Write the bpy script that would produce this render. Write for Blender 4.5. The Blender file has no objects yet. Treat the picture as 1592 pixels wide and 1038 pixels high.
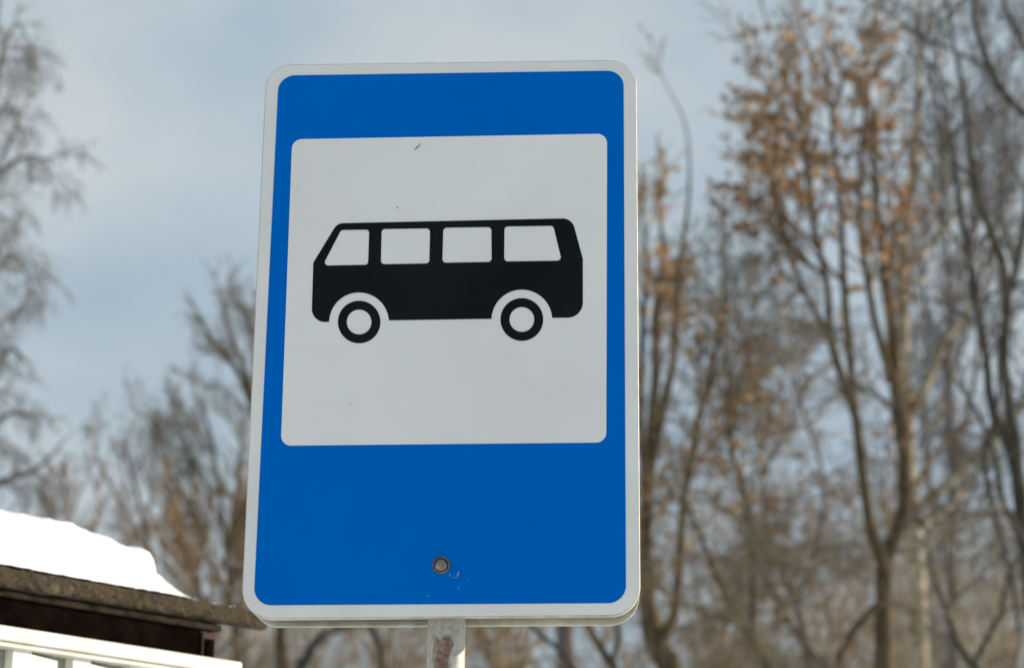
import bpy, bmesh, math, random
from mathutils import Vector, Matrix
from mathutils.geometry import tessellate_polygon
random.seed(11)
sc = bpy.context.scene
COL = sc.collection
PI = math.pi
V = Vector

# ------------------------------------------------------------------ camera (solved from the 600 x 900 mm sign)
SIGN_Z = 2.56
PITCH, ROLL, YAW, FPX = 0.2849, -0.0105, 0.0696, 3353.2
CAM = V((0.3296, -3.2196, SIGN_Z - 0.9539))
RM = Matrix.Rotation(YAW, 3, 'Z') @ Matrix.Rotation(PITCH, 3, 'X') @ Matrix.Rotation(ROLL, 3, 'Y')
cam = bpy.data.cameras.new('camera')
co = bpy.data.objects.new('camera', cam)
COL.objects.link(co)
cam.sensor_width = 36.0
cam.lens = 36.0 * FPX / 1592.0
cam.clip_start = 0.05
cam.clip_end = 3000
cam.dof.use_dof = True
cam.dof.focus_distance = 3.35
cam.dof.aperture_fstop = 4.2
m3 = Matrix((RM.col[0], RM.col[2], -RM.col[1])).transposed()
co.matrix_world = Matrix.Translation(CAM) @ m3.to_4x4()
sc.camera = co

def ray(px, py):
    return RM @ V(((px - 796) / FPX, 1.0, -(py - 519) / FPX))
def P(px, py, d):                       # world point seen at photo pixel (px, py), d metres away along the view
    return CAM + ray(px, py) * d
def PZ(px, py, z):                      # ... on the level z
    r = ray(px, py); return CAM + r * ((z - CAM.z) / r.z)
def PY(px, py, y=0.0):                  # ... on the upright plane y
    r = ray(px, py); return CAM + r * ((y - CAM.y) / r.y)

# ------------------------------------------------------------------ materials
def mat(name, rough=0.6, metal=0.0, spec=0.5):
    m = bpy.data.materials.new(name); m.use_nodes = True
    nt = m.node_tree; b = nt.nodes['Principled BSDF']
    b.inputs['Roughness'].default_value = rough
    b.inputs['Metallic'].default_value = metal
    b.inputs['Specular IOR Level'].default_value = spec
    return m, nt, b
def ramp(nt, fac, stops):
    r = nt.nodes.new('ShaderNodeValToRGB')
    e = r.color_ramp.elements
    while len(e) < len(stops): e.new(0.5)
    for i, (p, c) in enumerate(stops):
        e[i].position = p; e[i].color = (c[0], c[1], c[2], 1)
    nt.links.new(fac, r.inputs[0]); return r.outputs[0]
def noise(nt, scale, detail=4, rough=0.55, stretch=None, coord='Object'):
    tc = nt.nodes.new('ShaderNodeTexCoord'); n = nt.nodes.new('ShaderNodeTexNoise')
    n.inputs['Scale'].default_value = scale; n.inputs['Detail'].default_value = detail
    n.inputs['Roughness'].default_value = rough
    src = tc.outputs[coord]
    if stretch:
        mp = nt.nodes.new('ShaderNodeMapping'); mp.inputs['Scale'].default_value = stretch
        nt.links.new(src, mp.inputs[0]); src = mp.outputs[0]
    nt.links.new(src, n.inputs['Vector']); return n.outputs['Fac']
def bump(nt, b, h, strength=0.4, dist=0.005):
    k = nt.nodes.new('ShaderNodeBump'); k.inputs['Strength'].default_value = strength
    k.inputs['Distance'].default_value = dist
    nt.links.new(h, k.inputs['Height']); nt.links.new(k.outputs[0], b.inputs['Normal'])
def simple(name, c0, c1, scale=8, rough=0.7, metal=0.0, bmp=0.0, dist=0.004, spec=0.4, stretch=None, lo=0.35, hi=0.65):
    m, nt, b = mat(name, rough, metal, spec)
    n = noise(nt, scale, 5, 0.6, stretch)
    nt.links.new(ramp(nt, n, [(lo, c0), (hi, c1)]), b.inputs['Base Color'])
    if bmp: bump(nt, b, n, bmp, dist)
    return m

M_white = simple('white_sheeting', (.795, .775, .745), (.855, .835, .80), 3.0, 0.5, 0, 0, spec=.2)
M_border = simple('border_sheeting', (.76, .745, .71), (.84, .82, .78), 6.0, 0.5, 0, 0, spec=.2)
M_blue = simple('blue_sheeting', (.0, .134, .55), (.0, .150, .59), 2.6, 0.6, 0, 0, spec=.0)
M_black = simple('black_film', (.005, .008, .010), (.009, .013, .016), 5, 0.5, 0, 0, spec=.06)
M_edge = simple('bent_edge_paint', (.40, .385, .30), (.62, .60, .52), 30, 0.5, 0.1, .2, .001)
M_rail = simple('painted_rail', (.34, .32, .25), (.58, .56, .45), 26, 0.55, 0.1, .3, .001, lo=.3, hi=.62)
M_scratch_d = simple('dark_scuff', (.10, .10, .10), (.30, .30, .30), 300, 0.7)
M_scratch_l = simple('pale_scuff', (.02, .22, .55), (.16, .42, .62), 300, 0.6)
M_bolt = simple('bolt_steel', (.13, .11, .08), (.32, .28, .21), 60, 0.22, 0.9, .12, .0006)
M_washer = simple('washer_steel', (.11, .09, .06), (.24, .20, .145), 90, 0.5, 0.5)

# pole: pale grey paint with a rust patch
M_pole, nt, b = mat('galvanised_pole', 0.5, 0.1)
tc = nt.nodes.new('ShaderNodeTexCoord'); sx = nt.nodes.new('ShaderNodeSeparateXYZ')
nt.links.new(tc.outputs['Object'], sx.inputs[0])
def mth(nt, op, a, bb=None, clamp=False):
    n = nt.nodes.new('ShaderNodeMath'); n.operation = op; n.use_clamp = clamp
    for i, v in enumerate((a, bb)):
        if v is None: continue
        if isinstance(v, (int, float)): n.inputs[i].default_value = v
        else: nt.links.new(v, n.inputs[i])
    return n.outputs[0]
base = ramp(nt, noise(nt, 140, 4, .6), [(.3, (.32, .31, .27)), (.75, (.55, .53, .47))])
# rust mask: near front-centre of the tube, breaking up with noise
dx = mth(nt, 'ABSOLUTE', mth(nt, 'ADD', sx.outputs[0], 0.003))
edge = mth(nt, 'SUBTRACT', 0.0135, dx)
nn = noise(nt, 60, 8, .8, (1.8, 1, .4))
zz = mth(nt, 'MULTIPLY', mth(nt, 'SUBTRACT', 2.083, sx.outputs[2]), 1.0)
zt = mth(nt, 'MINIMUM', zz, 0.012)
msk = mth(nt, 'ADD', mth(nt, 'MINIMUM', edge, zt), mth(nt, 'MULTIPLY', mth(nt, 'SUBTRACT', nn, .47), .045))
msk = mth(nt, 'MULTIPLY', msk, 170.0, True)
front = mth(nt, 'LESS_THAN', sx.outputs[1], 0.0)
msk = mth(nt, 'MULTIPLY', msk, front)
rust = ramp(nt, noise(nt, 90, 5, .7), [(.3, (.09, .045, .028)), (.46, (.17, .09, .055)), (.56, (.26, .17, .115)), (.7, (.38, .31, .24))])
mx = nt.nodes.new('ShaderNodeMix'); mx.data_type = 'RGBA'
nt.links.new(msk, mx.inputs[0]); nt.links.new(base, mx.inputs[6]); nt.links.new(rust, mx.inputs[7])
nt.links.new(mx.outputs[2], b.inputs['Base Color'])
bump(nt, b, noise(nt, 160, 4, .6), .25, .001)

M_snow, nt, b = mat('snow', 0.55)
b.inputs['Base Color'].default_value = (.86, .88, .90, 1)
bump(nt, b, noise(nt, 14, 7, .65), .5, .03)

M_slab, nt, b = mat('mossy_roof_edge', 0.9)
n1 = noise(nt, 13, 8, .75); n2 = noise(nt, 120, 6, .75)
c = ramp(nt, n1, [(.34, (.022, .014, .008)), (.44, (.11, .08, .028)), (.54, (.07, .045, .028)), (.64, (.24, .185, .125))])
c2 = ramp(nt, n2, [(.35, (.35, .33, .30)), (.62, (1, 1, 1)), (.70, (2.6, 2.4, 2.0))])
mm = nt.nodes.new('ShaderNodeMix'); mm.data_type = 'RGBA'; mm.blend_type = 'MULTIPLY'; mm.inputs[0].default_value = 1
nt.links.new(c, mm.inputs[6]); nt.links.new(c2, mm.inputs[7]); nt.links.new(mm.outputs[2], b.inputs['Base Color'])
bump(nt, b, n2, .9, .01)
M_beam = simple('dark_brown_beam', (.004, .0025, .002), (.010, .006, .005), 22, .95, 0, .3, .002, 0)
M_batten = simple('brown_batten', (.014, .010, .007), (.045, .032, .022), 30, .9, 0, .4, .003, .1)
M_tube = simple('rusty_tube', (.022, .013, .010), (.085, .035, .02), 40, .8, 0.2, .4, .002, lo=.3, hi=.75)
M_cream = simple('cream_paint', (.74, .72, .62), (.84, .83, .78), 14, .5, 0, .1, .002)
M_board = simple('white_board', (.70, .70, .66), (.82, .82, .79), 9, .55, 0, .15, .002)
M_backing = simple('grey_backing', (.26, .27, .25), (.36, .37, .35), 12, .7)

def bark(name, c0, c1, scale=14, st=(1, 1, .25)):
    return simple(name, c0, c1, scale, .9, 0, .6, .02, .2, st)
M_bark_brown = bark('brown_bark', (.06, .042, .022), (.135, .098, .055))
M_bark_dark = bark('dark_bark', (.040, .036, .028), (.10, .088, .066))
M_bark_grey = bark('grey_bark', (.10, .085, .075), (.19, .165, .15))
M_bark_red = bark('reddish_bark', (.19, .12, .078), (.34, .235, .16))
M_bark_far = bark('far_bark', (.30, .23, .16), (.46, .375, .275))
M_twig = simple('twig_bark', (.12, .095, .062), (.25, .205, .14), 5, .9, spec=.2)
M_twig_olive = simple('olive_twig_bark', (.105, .09, .065), (.21, .185, .14), 5, .9, spec=.2)
M_twig_brown = simple('brown_twig_bark', (.16, .105, .055), (.31, .215, .125), 5, .9, spec=.2)
M_twig_grey = simple('grey_twig_bark', (.15, .13, .118), (.26, .23, .205), 5, .9, spec=.2)
M_twig_dark = simple('dark_twig_bark', (.075, .07, .06), (.15, .14, .125), 5, .9, spec=.2)
# birch: cream bark with dark lenticels and patches
M_birch, nt, b = mat('birch_bark', 0.75)
a1 = noise(nt, 16, 5, .6, (1, 1, 3.5)); a2 = noise(nt, 3.2, 4, .6)
c = ramp(nt, a1, [(.40, (.10, .075, .05)), (.50, (.42, .34, .22)), (.62, (.62, .53, .38))])
c2 = ramp(nt, a2, [(.38, (.34, .27, .2)), (.55, (1, 1, 1))])
mm = nt.nodes.new('ShaderNodeMix'); mm.data_type = 'RGBA'; mm.blend_type = 'MULTIPLY'; mm.inputs[0].default_value = 1
nt.links.new(c, mm.inputs[6]); nt.links.new(c2, mm.inputs[7]); nt.links.new(mm.outputs[2], b.inputs['Base Color'])
# dead leaves: colour differs leaf by leaf, light passes through
def leafmat(name, stops):
    m, nt, b = mat(name, 0.7, 0, .3)
    g = nt.nodes.new('ShaderNodeNewGeometry')
    c = ramp(nt, g.outputs['Random Per Island'], stops)
    nt.links.new(c, b.inputs['Base Color'])
    tr = nt.nodes.new('ShaderNodeBsdfTranslucent'); nt.links.new(c, tr.inputs[0])
    ms = nt.nodes.new('ShaderNodeMixShader'); ms.inputs[0].default_value = .5
    out = nt.nodes['Material Output']
    nt.links.new(b.outputs[0], ms.inputs[1]); nt.links.new(tr.outputs[0], ms.inputs[2]); nt.links.new(ms.outputs[0], out.inputs[0])
    return m
M_leaf = leafmat('dry_brown_leaves', [(0, (.18, .115, .07)), (.4, (.33, .205, .12)), (.75, (.47, .315, .19)), (1, (.64, .48, .31))])
M_leaf_pale = leafmat('dry_tan_leaves', [(0, (.28, .18, .10)), (.5, (.50, .33, .18)), (1, (.66, .48, .28))])
M_teal = simple('teal_roof_paint', (.005, .10, .13), (.01, .15, .18), 3, .5)
M_wall = simple('house_wall', (.30, .26, .20), (.40, .35, .28), 2, .8)
M_glass = simple('window_glass', (.03, .04, .05), (.06, .07, .08), 2, .1)

# ------------------------------------------------------------------ object helpers
def link(name, me, material, parent=None, smooth=False, loc=None):
    o = bpy.data.objects.new(name, me); COL.objects.link(o)
    if material: me.materials.append(material)
    if smooth:
        for p in me.polygons: p.use_smooth = True
    if loc is not None: o.location = loc
    if parent: o.parent = parent
    return o
def tag(o, label=None, cat=None, group=None, kind=None):
    if label: o['label'] = label
    if cat: o['category'] = cat
    if group: o['group'] = group
    if kind: o['kind'] = kind
    return o
def thing(name, label, cat, loc=(0, 0, 0), group=None):
    o = bpy.data.objects.new(name, None); COL.objects.link(o); o.location = loc
    o.empty_display_size = .2
    return tag(o, label, cat, group)
def mesh_from(name, vs, fs):
    me = bpy.data.meshes.new(name); me.from_pydata(vs, [], fs); me.update(); return me
def bm_obj(name, bm, material, parent=None, smooth=False, bevel=0):
    me = bpy.data.meshes.new(name); bmesh.ops.recalc_face_normals(bm, faces=bm.faces); bm.to_mesh(me); bm.free()
    o = link(name, me, material, parent, smooth)
    if bevel:
        md = o.modifiers.new('bevel', 'BEVEL'); md.width = bevel; md.segments = 2; md.limit_method = 'ANGLE'
    return o
def box_axes(bm, o, ax, ay, az):        # box from corner o along three edge vectors
    vs = [bm.verts.new(o + ax * i + ay * j + az * k) for i in (0, 1) for j in (0, 1) for k in (0, 1)]
    for f in ((0, 1, 3, 2), (4, 6, 7, 5), (0, 4, 5, 1), (2, 3, 7, 6), (0, 2, 6, 4), (1, 5, 7, 3)):
        bm.faces.new([vs[i] for i in f])

def rounded(poly, seg=10):              # poly: [(x, y, radius)], true circular fillets
    out = []; n = len(poly)
    for i in range(n):
        x, y, r = poly[i]
        if r <= 0: out.append((x, y)); continue
        p = V((x, y)); a = (V(poly[i - 1][:2]) - p); c = (V(poly[(i + 1) % n][:2]) - p)
        a.normalize(); c.normalize()
        ang = a.angle(c); t = r / math.tan(ang / 2)
        cen = p + (a + c).normalized() * (r / math.sin(ang / 2))
        p0 = p + a * t; p1 = p + c * t
        a0 = math.atan2(p0.y - cen.y, p0.x - cen.x); a1 = math.atan2(p1.y - cen.y, p1.x - cen.x)
        da = (a1 - a0 + PI) % (2 * PI) - PI
        for k in range(seg + 1):
            q = a0 + da * k / seg; out.append((cen.x + r * math.cos(q), cen.y + r * math.sin(q)))
    return out
def flat(name, loops, y, material, parent, thick=0.0):
    """flat sheet on the plane Y=y out of loops of (X, Z); the first is the outline, others are holes"""
    L3 = [[V((x, z, 0)) for x, z in lp] for lp in loops]
    tris = tessellate_polygon(L3)
    vs = [(p.x, y, p.y) for lp in L3 for p in lp]
    fs = []
    for t in tris:
        a, b_, c_ = [V((vs[i][0], vs[i][2])) for i in t]
        cr = (b_ - a).x * (c_ - a).y - (b_ - a).y * (c_ - a).x
        fs.append(tuple(t) if cr > 0 else (t[0], t[2], t[1]))       # normal towards -Y
    return link(name, mesh_from(name, vs, fs), material, parent)

# ------------------------------------------------------------------ the sign
sign = thing('bus_stop_sign', 'blue and white bus stop sign with a black bus on a grey pole', 'road sign')
def XZ(px, py): p = PY(px, py, 0.0); return (p.x, p.z)
def lineX(p0, p1, q0, q1):              # intersection of two image lines
    a, b_, c_, d_ = V(p0), V(p1), V(q0), V(q1); r = b_ - a; s = d_ - c_
    t = ((c_ - a).x * s.y - (c_ - a).y * s.x) / (r.x * s.y - r.y * s.x); return a + r * t
def quad(T, R, B, L, rad):              # four image lines -> rounded quad in metres
    cs = [lineX(*T, *L), lineX(*T, *R), lineX(*B, *R), lineX(*B, *L)]
    pts = [XZ(*c) for c in cs]
    rr = rad if isinstance(rad, (tuple, list)) else [rad] * 4
    return rounded([(p[0], p[1], r) for p, r in zip(pts, rr)], 14)
outer = quad(((457, 101.4), (900, 95.6)), ((988, 150), (993, 840)), ((430, 959.6), (950, 955)), ((413.8, 137), (378.8, 900)), (.040, .042, .044, .044))
blue = quad(((457, 117.5), (940, 110.5)), ((969.6, 150), (973, 870)), ((430, 940.2), (950, 937)), ((432.4, 137), (396.4, 895)), .027)
panel = quad(((475, 216.7), (920, 208.8)), ((943.8, 240), (942.7, 670)), ((460, 692.5), (920, 688)), ((453.4, 245), (438, 660)), .016)

D = 0.016                               # depth of the bent edge
bm = bmesh.new()
n = len(outer)
cx = sum(p[0] for p in outer) / n; cz = sum(p[1] for p in outer) / n
def ring(off, y):
    out = []
    for i, (x, z) in enumerate(outer):
        x0, z0 = outer[i - 1]; x1, z1 = outer[(i + 1) % n]
        t = V((x1 - x0, z1 - z0)).normalized(); nn_ = V((t.y, -t.x))
        if nn_.dot(V((x - cx, z - cz))) < 0: nn_ = -nn_
        out.append(bm.verts.new((x + nn_.x * off, y, z + nn_.y * off)))
    return out
prof = [(0, 0), (.0009, .0004), (.0016, .0015), (.0018, .003), (.0018, D), (.0002, D), (-.010, D + .0008), (-.010, D - .001), (-.0004, D - .002), (-.0004, .0016)]
rings = [ring(o_, y_) for o_, y_ in prof]
for a_, b_ in zip(rings, rings[1:]):
    for i in range(n): bm.faces.new((a_[i], a_[(i + 1) % n], b_[(i + 1) % n], b_[i]))
edge_o = bm_obj('bent_edge', bm, M_edge, None, True)
plate = flat('sign_plate', [outer], 0.0, M_border, sign)
edge_o.parent = plate
back = flat('back_sheet', [outer], 0.0012, M_edge, plate)
# slight unevenness of the sheet would show as bumps; kept flat. Printed films, each a little proud of the one below
flat('blue_field', [blue], -0.0006, M_blue, sign)
flat('white_panel', [panel], -0.0012, M_white, sign)
# bus symbol: traced in a 3.0615x enlargement whose corner is photo pixel (440, 300)
def Z_(x, y): return XZ(440 + x / 3.0615, 300 + y / 3.0615)
def arc(cx_, cy_, r, a0, a1, k=26): return [(cx_ + r * math.cos(a0 + (a1 - a0) * i / k), cy_ + r * math.sin(a0 + (a1 - a0) * i / k)) for i in range(k + 1)]
body = []
corner = rounded([(145, 333, 14), (259, 146, 52), (1375, 122, 58), (1427, 315, 14), (1427, 594, 72), (1282, 595, 0), (991, 600, 0), (505, 607, 0), (220, 614.5, 0), (136, 616, 62)], 10)
idx = [i for i, p in enumerate(corner) if p in ((1282, 595), (505, 607))]
for p in corner:
    if p == (1282, 595): body += arc(1137, 606, 145, math.radians(-4.3), math.radians(-177.6))
    elif p == (991, 600): continue
    elif p == (505, 607): body += arc(362.5, 617, 142.5, math.radians(-4), math.radians(-178.9))
    elif p == (220, 614.5): continue
    else: body.append(p)
wins = [[(277, 178, 17), (411, 176, 15), (405.5, 343, 15), (189, 347, 16)],
        [(470, 173.5, 17), (700.5, 170, 17), (697, 336.5, 17), (466, 340.5, 17)],
        [(763.5, 167, 17), (992.5, 164, 17), (993.5, 329.5, 17), (758.5, 333.5, 17)],
        [(1054, 161, 17), (1287, 158, 17), (1327, 323.5, 17), (1053, 327.5, 17)]]
sym = flat('bus_symbol', [[Z_(*p) for p in body]] + [[Z_(*p) for p in rounded(w, 8)] for w in wins], -0.0018, M_black, sign)
for (wx, wy, ro) in ((363, 615, 101), (1137, 603, 101.5)):
    flat('wheel_symbol', [[Z_(*p) for p in arc(wx, wy, ro, 0, 2 * PI, 60)[:-1]], [Z_(*p) for p in arc(wx, wy, 59, 0, 2 * PI, 48)[:-1]]], -0.0018, M_black, sym)
# scuffs
def fleck(name, px, py, l, w, ang, y, m):
    c = V(XZ(px, py)); a = V((math.cos(ang), math.sin(ang))); s = V((-a.y, a.x)); k = 9
    lp = []
    for i in range(k):
        t = 2 * PI * i / k; j = 1 + random.uniform(-.25, .25)
        q = c + a * (l * .5 * math.cos(t) * j) + s * (w * .5 * math.sin(t) * j); lp.append((q.x, q.y))
    flat(name, [lp], y, m, plate)
for f in ((652, 227, .009, .0013, 1.05), (647.5, 231, .009, .0022, 1.0), (618, 323.5, .003, .003, 0), (545, 628, .0022, .0018, 0), (905, 347, .0013, .0012, 0)):
    fleck('scuff', *f, -0.0024, M_scratch_d)
for f in ((712, 893, .011, .0034, 1.3), (700, 894, .008, .0018, 1.9), (708, 897, .010, .0014, .1), (713, 913, .006, .0014, 1.7), (666, 926, .004, .0012, 2.2), (727, 902, .004, .001, 1.9)):
    fleck('scuff', *f, -0.0012, M_scratch_l)
# bolt
bx_, bz_ = XZ(686, 878)
def lathe(name, prof, c, m, parent, seg=36):
    vs, fs = [], []
    for r, y in prof:
        for k in range(seg):
            a = 2 * PI * k / seg; vs.append((c[0] + r * math.cos(a), c[1] + y, c[2] + r * math.sin(a)))
    for i in range(len(prof) - 1):
        for k in range(seg):
            k2 = (k + 1) % seg; fs.append((i * seg + k, i * seg + k2, (i + 1) * seg + k2, (i + 1) * seg + k))
    o = link(name, mesh_from(name, vs, fs), m, parent, True); return o
bolt = lathe('bolt', [(.0001, -.0108), (.002, -.0106), (.004, -.0101), (.006, -.0092), (.0078, -.0078), (.0094, -.006), (.0106, -.0042), (.0114, -.0018)], (bx_, 0, bz_), M_bolt, sign)
lathe('washer', [(.0108, -.0026), (.0130, -.0024), (.0137, -.0018), (.0137, -.0008)], (bx_, 0, bz_), M_washer, bolt)
# pole behind the plate
pp = PY(693.4, 1015, .046); PXc = pp.x; PR = .0288; PYc = D + .004 + PR
vs, fs = [], []; seg = 48; rows = 30
for i in range(rows + 1):
    z = 2.97 * i / rows
    for k in range(seg):
        a = 2 * PI * k / seg; vs.append((PR * math.cos(a), PR * math.sin(a), z))
for i in range(rows):
    for k in range(seg):
        k2 = (k + 1) % seg; fs.append((i * seg + k, i * seg + k2, (i + 1) * seg + k2, (i + 1) * seg + k))
pole = link('pole', mesh_from('pole', vs, fs), M_pole, sign, True, (PXc, PYc, 0))
cap = lathe('pole_cap', [(.0001, 0), (.02, 0), (.031, 0), (.031, .022)], (0, 0, 0), M_rail, pole)
cap.rotation_euler = (-PI / 2, 0, 0); cap.location = (0, 0, 2.976)
# the same plate once more on the far side of the pole, facing away
YB = PYc * 2
def turn(lp): return [(-x - .003, z) for x, z in lp][::-1]
def turned(o): o.matrix_local = Matrix.Translation((-.008, YB, 0)) @ Matrix.Translation((0, 0, SIGN_Z)) @ Matrix.Rotation(-.014, 4, 'Y') @ Matrix.Translation((0, 0, -SIGN_Z)) @ Matrix.Rotation(PI, 4, 'Z'); return o
rear = turned(bpy.data.objects.new('rear_plate', plate.data)); COL.objects.link(rear); rear.parent = sign
for src in (edge_o, back):
    c_ = bpy.data.objects.new(src.name.split('.')[0], src.data); COL.objects.link(c_); c_.parent = rear
for src in [o for o in list(sign.children) if o.name.startswith(('blue_field', 'white_panel', 'bus_symbol'))]:
    c_ = turned(bpy.data.objects.new(src.name.split('.')[0], src.data)); COL.objects.link(c_); c_.parent = sign
    for ch in list(src.children):
        d_ = bpy.data.objects.new(ch.name.split('.')[0], ch.data); COL.objects.link(d_); d_.parent = c_
zb = XZ(560, 957.5)[1]
for zr in (zb + .06, SIGN_Z + .30):
    bm = bmesh.new(); k = 20; w = .024
    pts = [(PXc - .06, D + .006)] + [(PXc + (PR + .002) * math.cos(a), PYc + (PR + .002) * math.sin(a)) for a in [PI * (1 - i / k) for i in range(k + 1)]] + [(PXc + .06, D + .006)]
    a_ = [bm.verts.new((x, y, zr)) for x, y in pts]; b2 = [bm.verts.new((x, y, zr + w)) for x, y in pts]
    for i in range(len(pts) - 1): bm.faces.new((a_[i], a_[i + 1], b2[i + 1], b2[i]))
    o = bm_obj('clamp', bm, M_washer, sign); s = o.modifiers.new('s', 'SOLIDIFY'); s.thickness = .0025

# ------------------------------------------------------------------ bus shelter, lower left
KS = .72; ZR = CAM.z + 1.0 * KS                        # level of the roof edge
E0 = PZ(0, 877, ZR); E1 = PZ(384, 945, ZR)
u = V((E1.x - E0.x, E1.y - E0.y, 0)); u.normalize()       # along the front edge, away from the camera
nv = V((u.y, -u.x, 0))                                    # out of the front, towards the road
UP = V((0, 0, 1))
def tU(px, py=None):                                      # distance along the edge that a pixel column shows
    y = 877 + (px) * (68 / 384.); p = PZ(px, y, ZR); return (p - E0).dot(u)
tend = tU(418)
shelter = thing('bus_shelter', 'snow covered bus shelter roof edge with brown beam above white boards', 'bus shelter', (E0.x, E0.y, 0))
O = V((E0.x, E0.y, 0)); def_loc = O.copy()
def L(t, q, z): return u * t + nv * q + V((0, 0, z))      # local to the shelter's base point
T0 = -2.7
# roof slab with a rough, mossy edge
def slab():
    vs, fs = [], []
    N = 220
    prof = [(-1.75, 0), (-.02, 0), (-.004, -.07), (0, -.24), (.001, -.5), (-.001, -.84), (-.006, -.97), (-.03, -1), (-1.75, -1)]
    for i in range(N + 1):
        t = T0 + (tend - T0) * i / N; th = .0395 - .004 * max(0, t) / tend
        for j, (q, z) in enumerate(prof):
            w = .0022 if 1 <= j <= 7 else 0
            dq = random.uniform(-w, w); dz = random.uniform(-w, w) * .6
            if t > tU(352) and q < -1: q = -.034        # only the edge board runs on past the roof
            vs.append(L(t + random.uniform(-.003, .003), q + dq, ZR + z * th + dz))
    k = len(prof)
    for i in range(N):
        for j in range(k):
            j2 = (j + 1) % k; fs.append((i * k + j, i * k + j2, (i + 1) * k + j2, (i + 1) * k + j))
    fs.append(tuple(range(k))); fs.append(tuple(N * k + j for j in reversed(range(k))))
    return mesh_from('roof_slab', vs, fs)
so = link('roof_slab', slab(), M_slab, shelter)
tb = tU(352)                                              # the beam ends short of the slab
def lbox(name, t0, t1, q0, q1, z0, z1, m, parent=shelter, bev=.0015):
    bm = bmesh.new(); box_axes(bm, L(t0, q0, z0), u * (t1 - t0), nv * (q1 - q0), UP * (z1 - z0)); return bm_obj(name, bm, m, parent, False, bev)
ZB = ZR - .1015                                            # underside of the beam
lbox('edge_batten', T0, tb + .01, -.055, -.022, ZR - .0535, ZR - .0405, M_batten)
lbox('beam', T0, tb - .037, -.085, -.034, ZB, ZR - .0535, M_beam)
# hollow tube whose open end shows past the beam
bm = bmesh.new(); t0, t1 = tb - .036, tb; w = .003
za, zb2 = ZB - .001, ZB + .042
for (ta, te, z0, z1) in ((t0, t0 + w, za, zb2), (t1 - w, t1, za, zb2), (t0 + w + .0002, t1 - w - .0002, zb2 - w, zb2), (t0 + w + .0002, t1 - w - .0002, za, za + w)):
    box_axes(bm, L(ta, -1.6, z0), u * (te - ta), nv * 1.572, UP * (z1 - z0))
bm_obj('steel_tube', bm, M_tube, shelter)
lbox('top_rail', T0, tU(386), -.085, -.010, ZB - .0285, ZB - .0005, M_cream, bev=.003)
lbox('rail_lip', T0, tU(384), -.080, -.020, ZB - .038, ZB - .0288, M_cream, bev=.002)
lbox('backing_sheet', T0, tU(380), -.082, -.062, .12, ZB - .0385, M_backing)
pitch = tU(140) - tU(48)
for i in range(-42, 6):
    t0 = tU(48) + pitch * i
    if t0 < T0 + .02 or t0 > tU(372): continue
    w1 = pitch * .30; w2 = min(pitch * .74, tU(381) - t0)
    bm = bmesh.new(); ztop = ZB - .0385
    pts = [(t0, .12), (t0 + w2, .12), (t0 + w2, ztop - .017), (t0 + w1, ztop - .012), (t0 + w1, ztop - .002), (t0, ztop - .001)]  # stepped top: the rail's cast shadow is built into the board's outline
    f_ = [bm.verts.new(L(t, -.035, z)) for t, z in pts]; g_ = [bm.verts.new(L(t, -.060, z)) for t, z in pts]
    bm.faces.new(f_); bm.faces.new(list(reversed(g_)))
    for k in range(6): bm.faces.new((f_[k], f_[(k + 1) % 6], g_[(k + 1) % 6], g_[k]))
    bm_obj('board', bm, M_board, shelter)
for t in (T0 + .05, (T0 + tend) / 2, tend - .32):
    lbox('post', t, t + .06, -1.64, -1.58, 0, ZR - .0415, M_beam)
    lbox('post', t, t + .06, -.15, -.09, 0, ZR - .0415, M_beam)
lbox('back_wall', T0, tend - .25, -1.70, -1.66, .12, ZR - .0415, M_board)
for o in shelter.children:                                # the timber sags a little towards its far end
    if o.name.startswith(('beam', 'steel_tube', 'top_rail', 'rail_lip', 'board', 'backing_sheet')):
        for v_ in o.data.vertices:
            if 1 < v_.co.z < ZR - .06: v_.co.z -= .016 * max(0.0, v_.co.dot(u))
shelter.location = O

# snow lying on the roof
snow_px = [(-160, 766), (-60, 776), (0, 787), (60, 797), (100, 806), (130, 813.5), (160, 826), (180, 832), (200, 842), (216, 848), (238, 849), (246, 854), (249.5, 861), (248, 869), (251, 881), (262, 887), (270, 898), (282, 910), (295, 921), (306, 931)]
vs, fs = [], []
import mathutils
prof_n = 14
prev = None
pts_s = []
for (x, y) in snow_px:
    ye = 877 + x * (68 / 384.); p = PZ(x, ye, ZR); t = (p - E0).dot(u)
    d = (p - CAM).dot(RM.col[1]); h = (ye - y) / FPX * d / math.cos(PITCH)
    pts_s.append((t, max(h, .002)))
pts_s = [(T0 + .02, .15), (-2.0, .155), (-1.2, .145)] + pts_s
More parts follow.
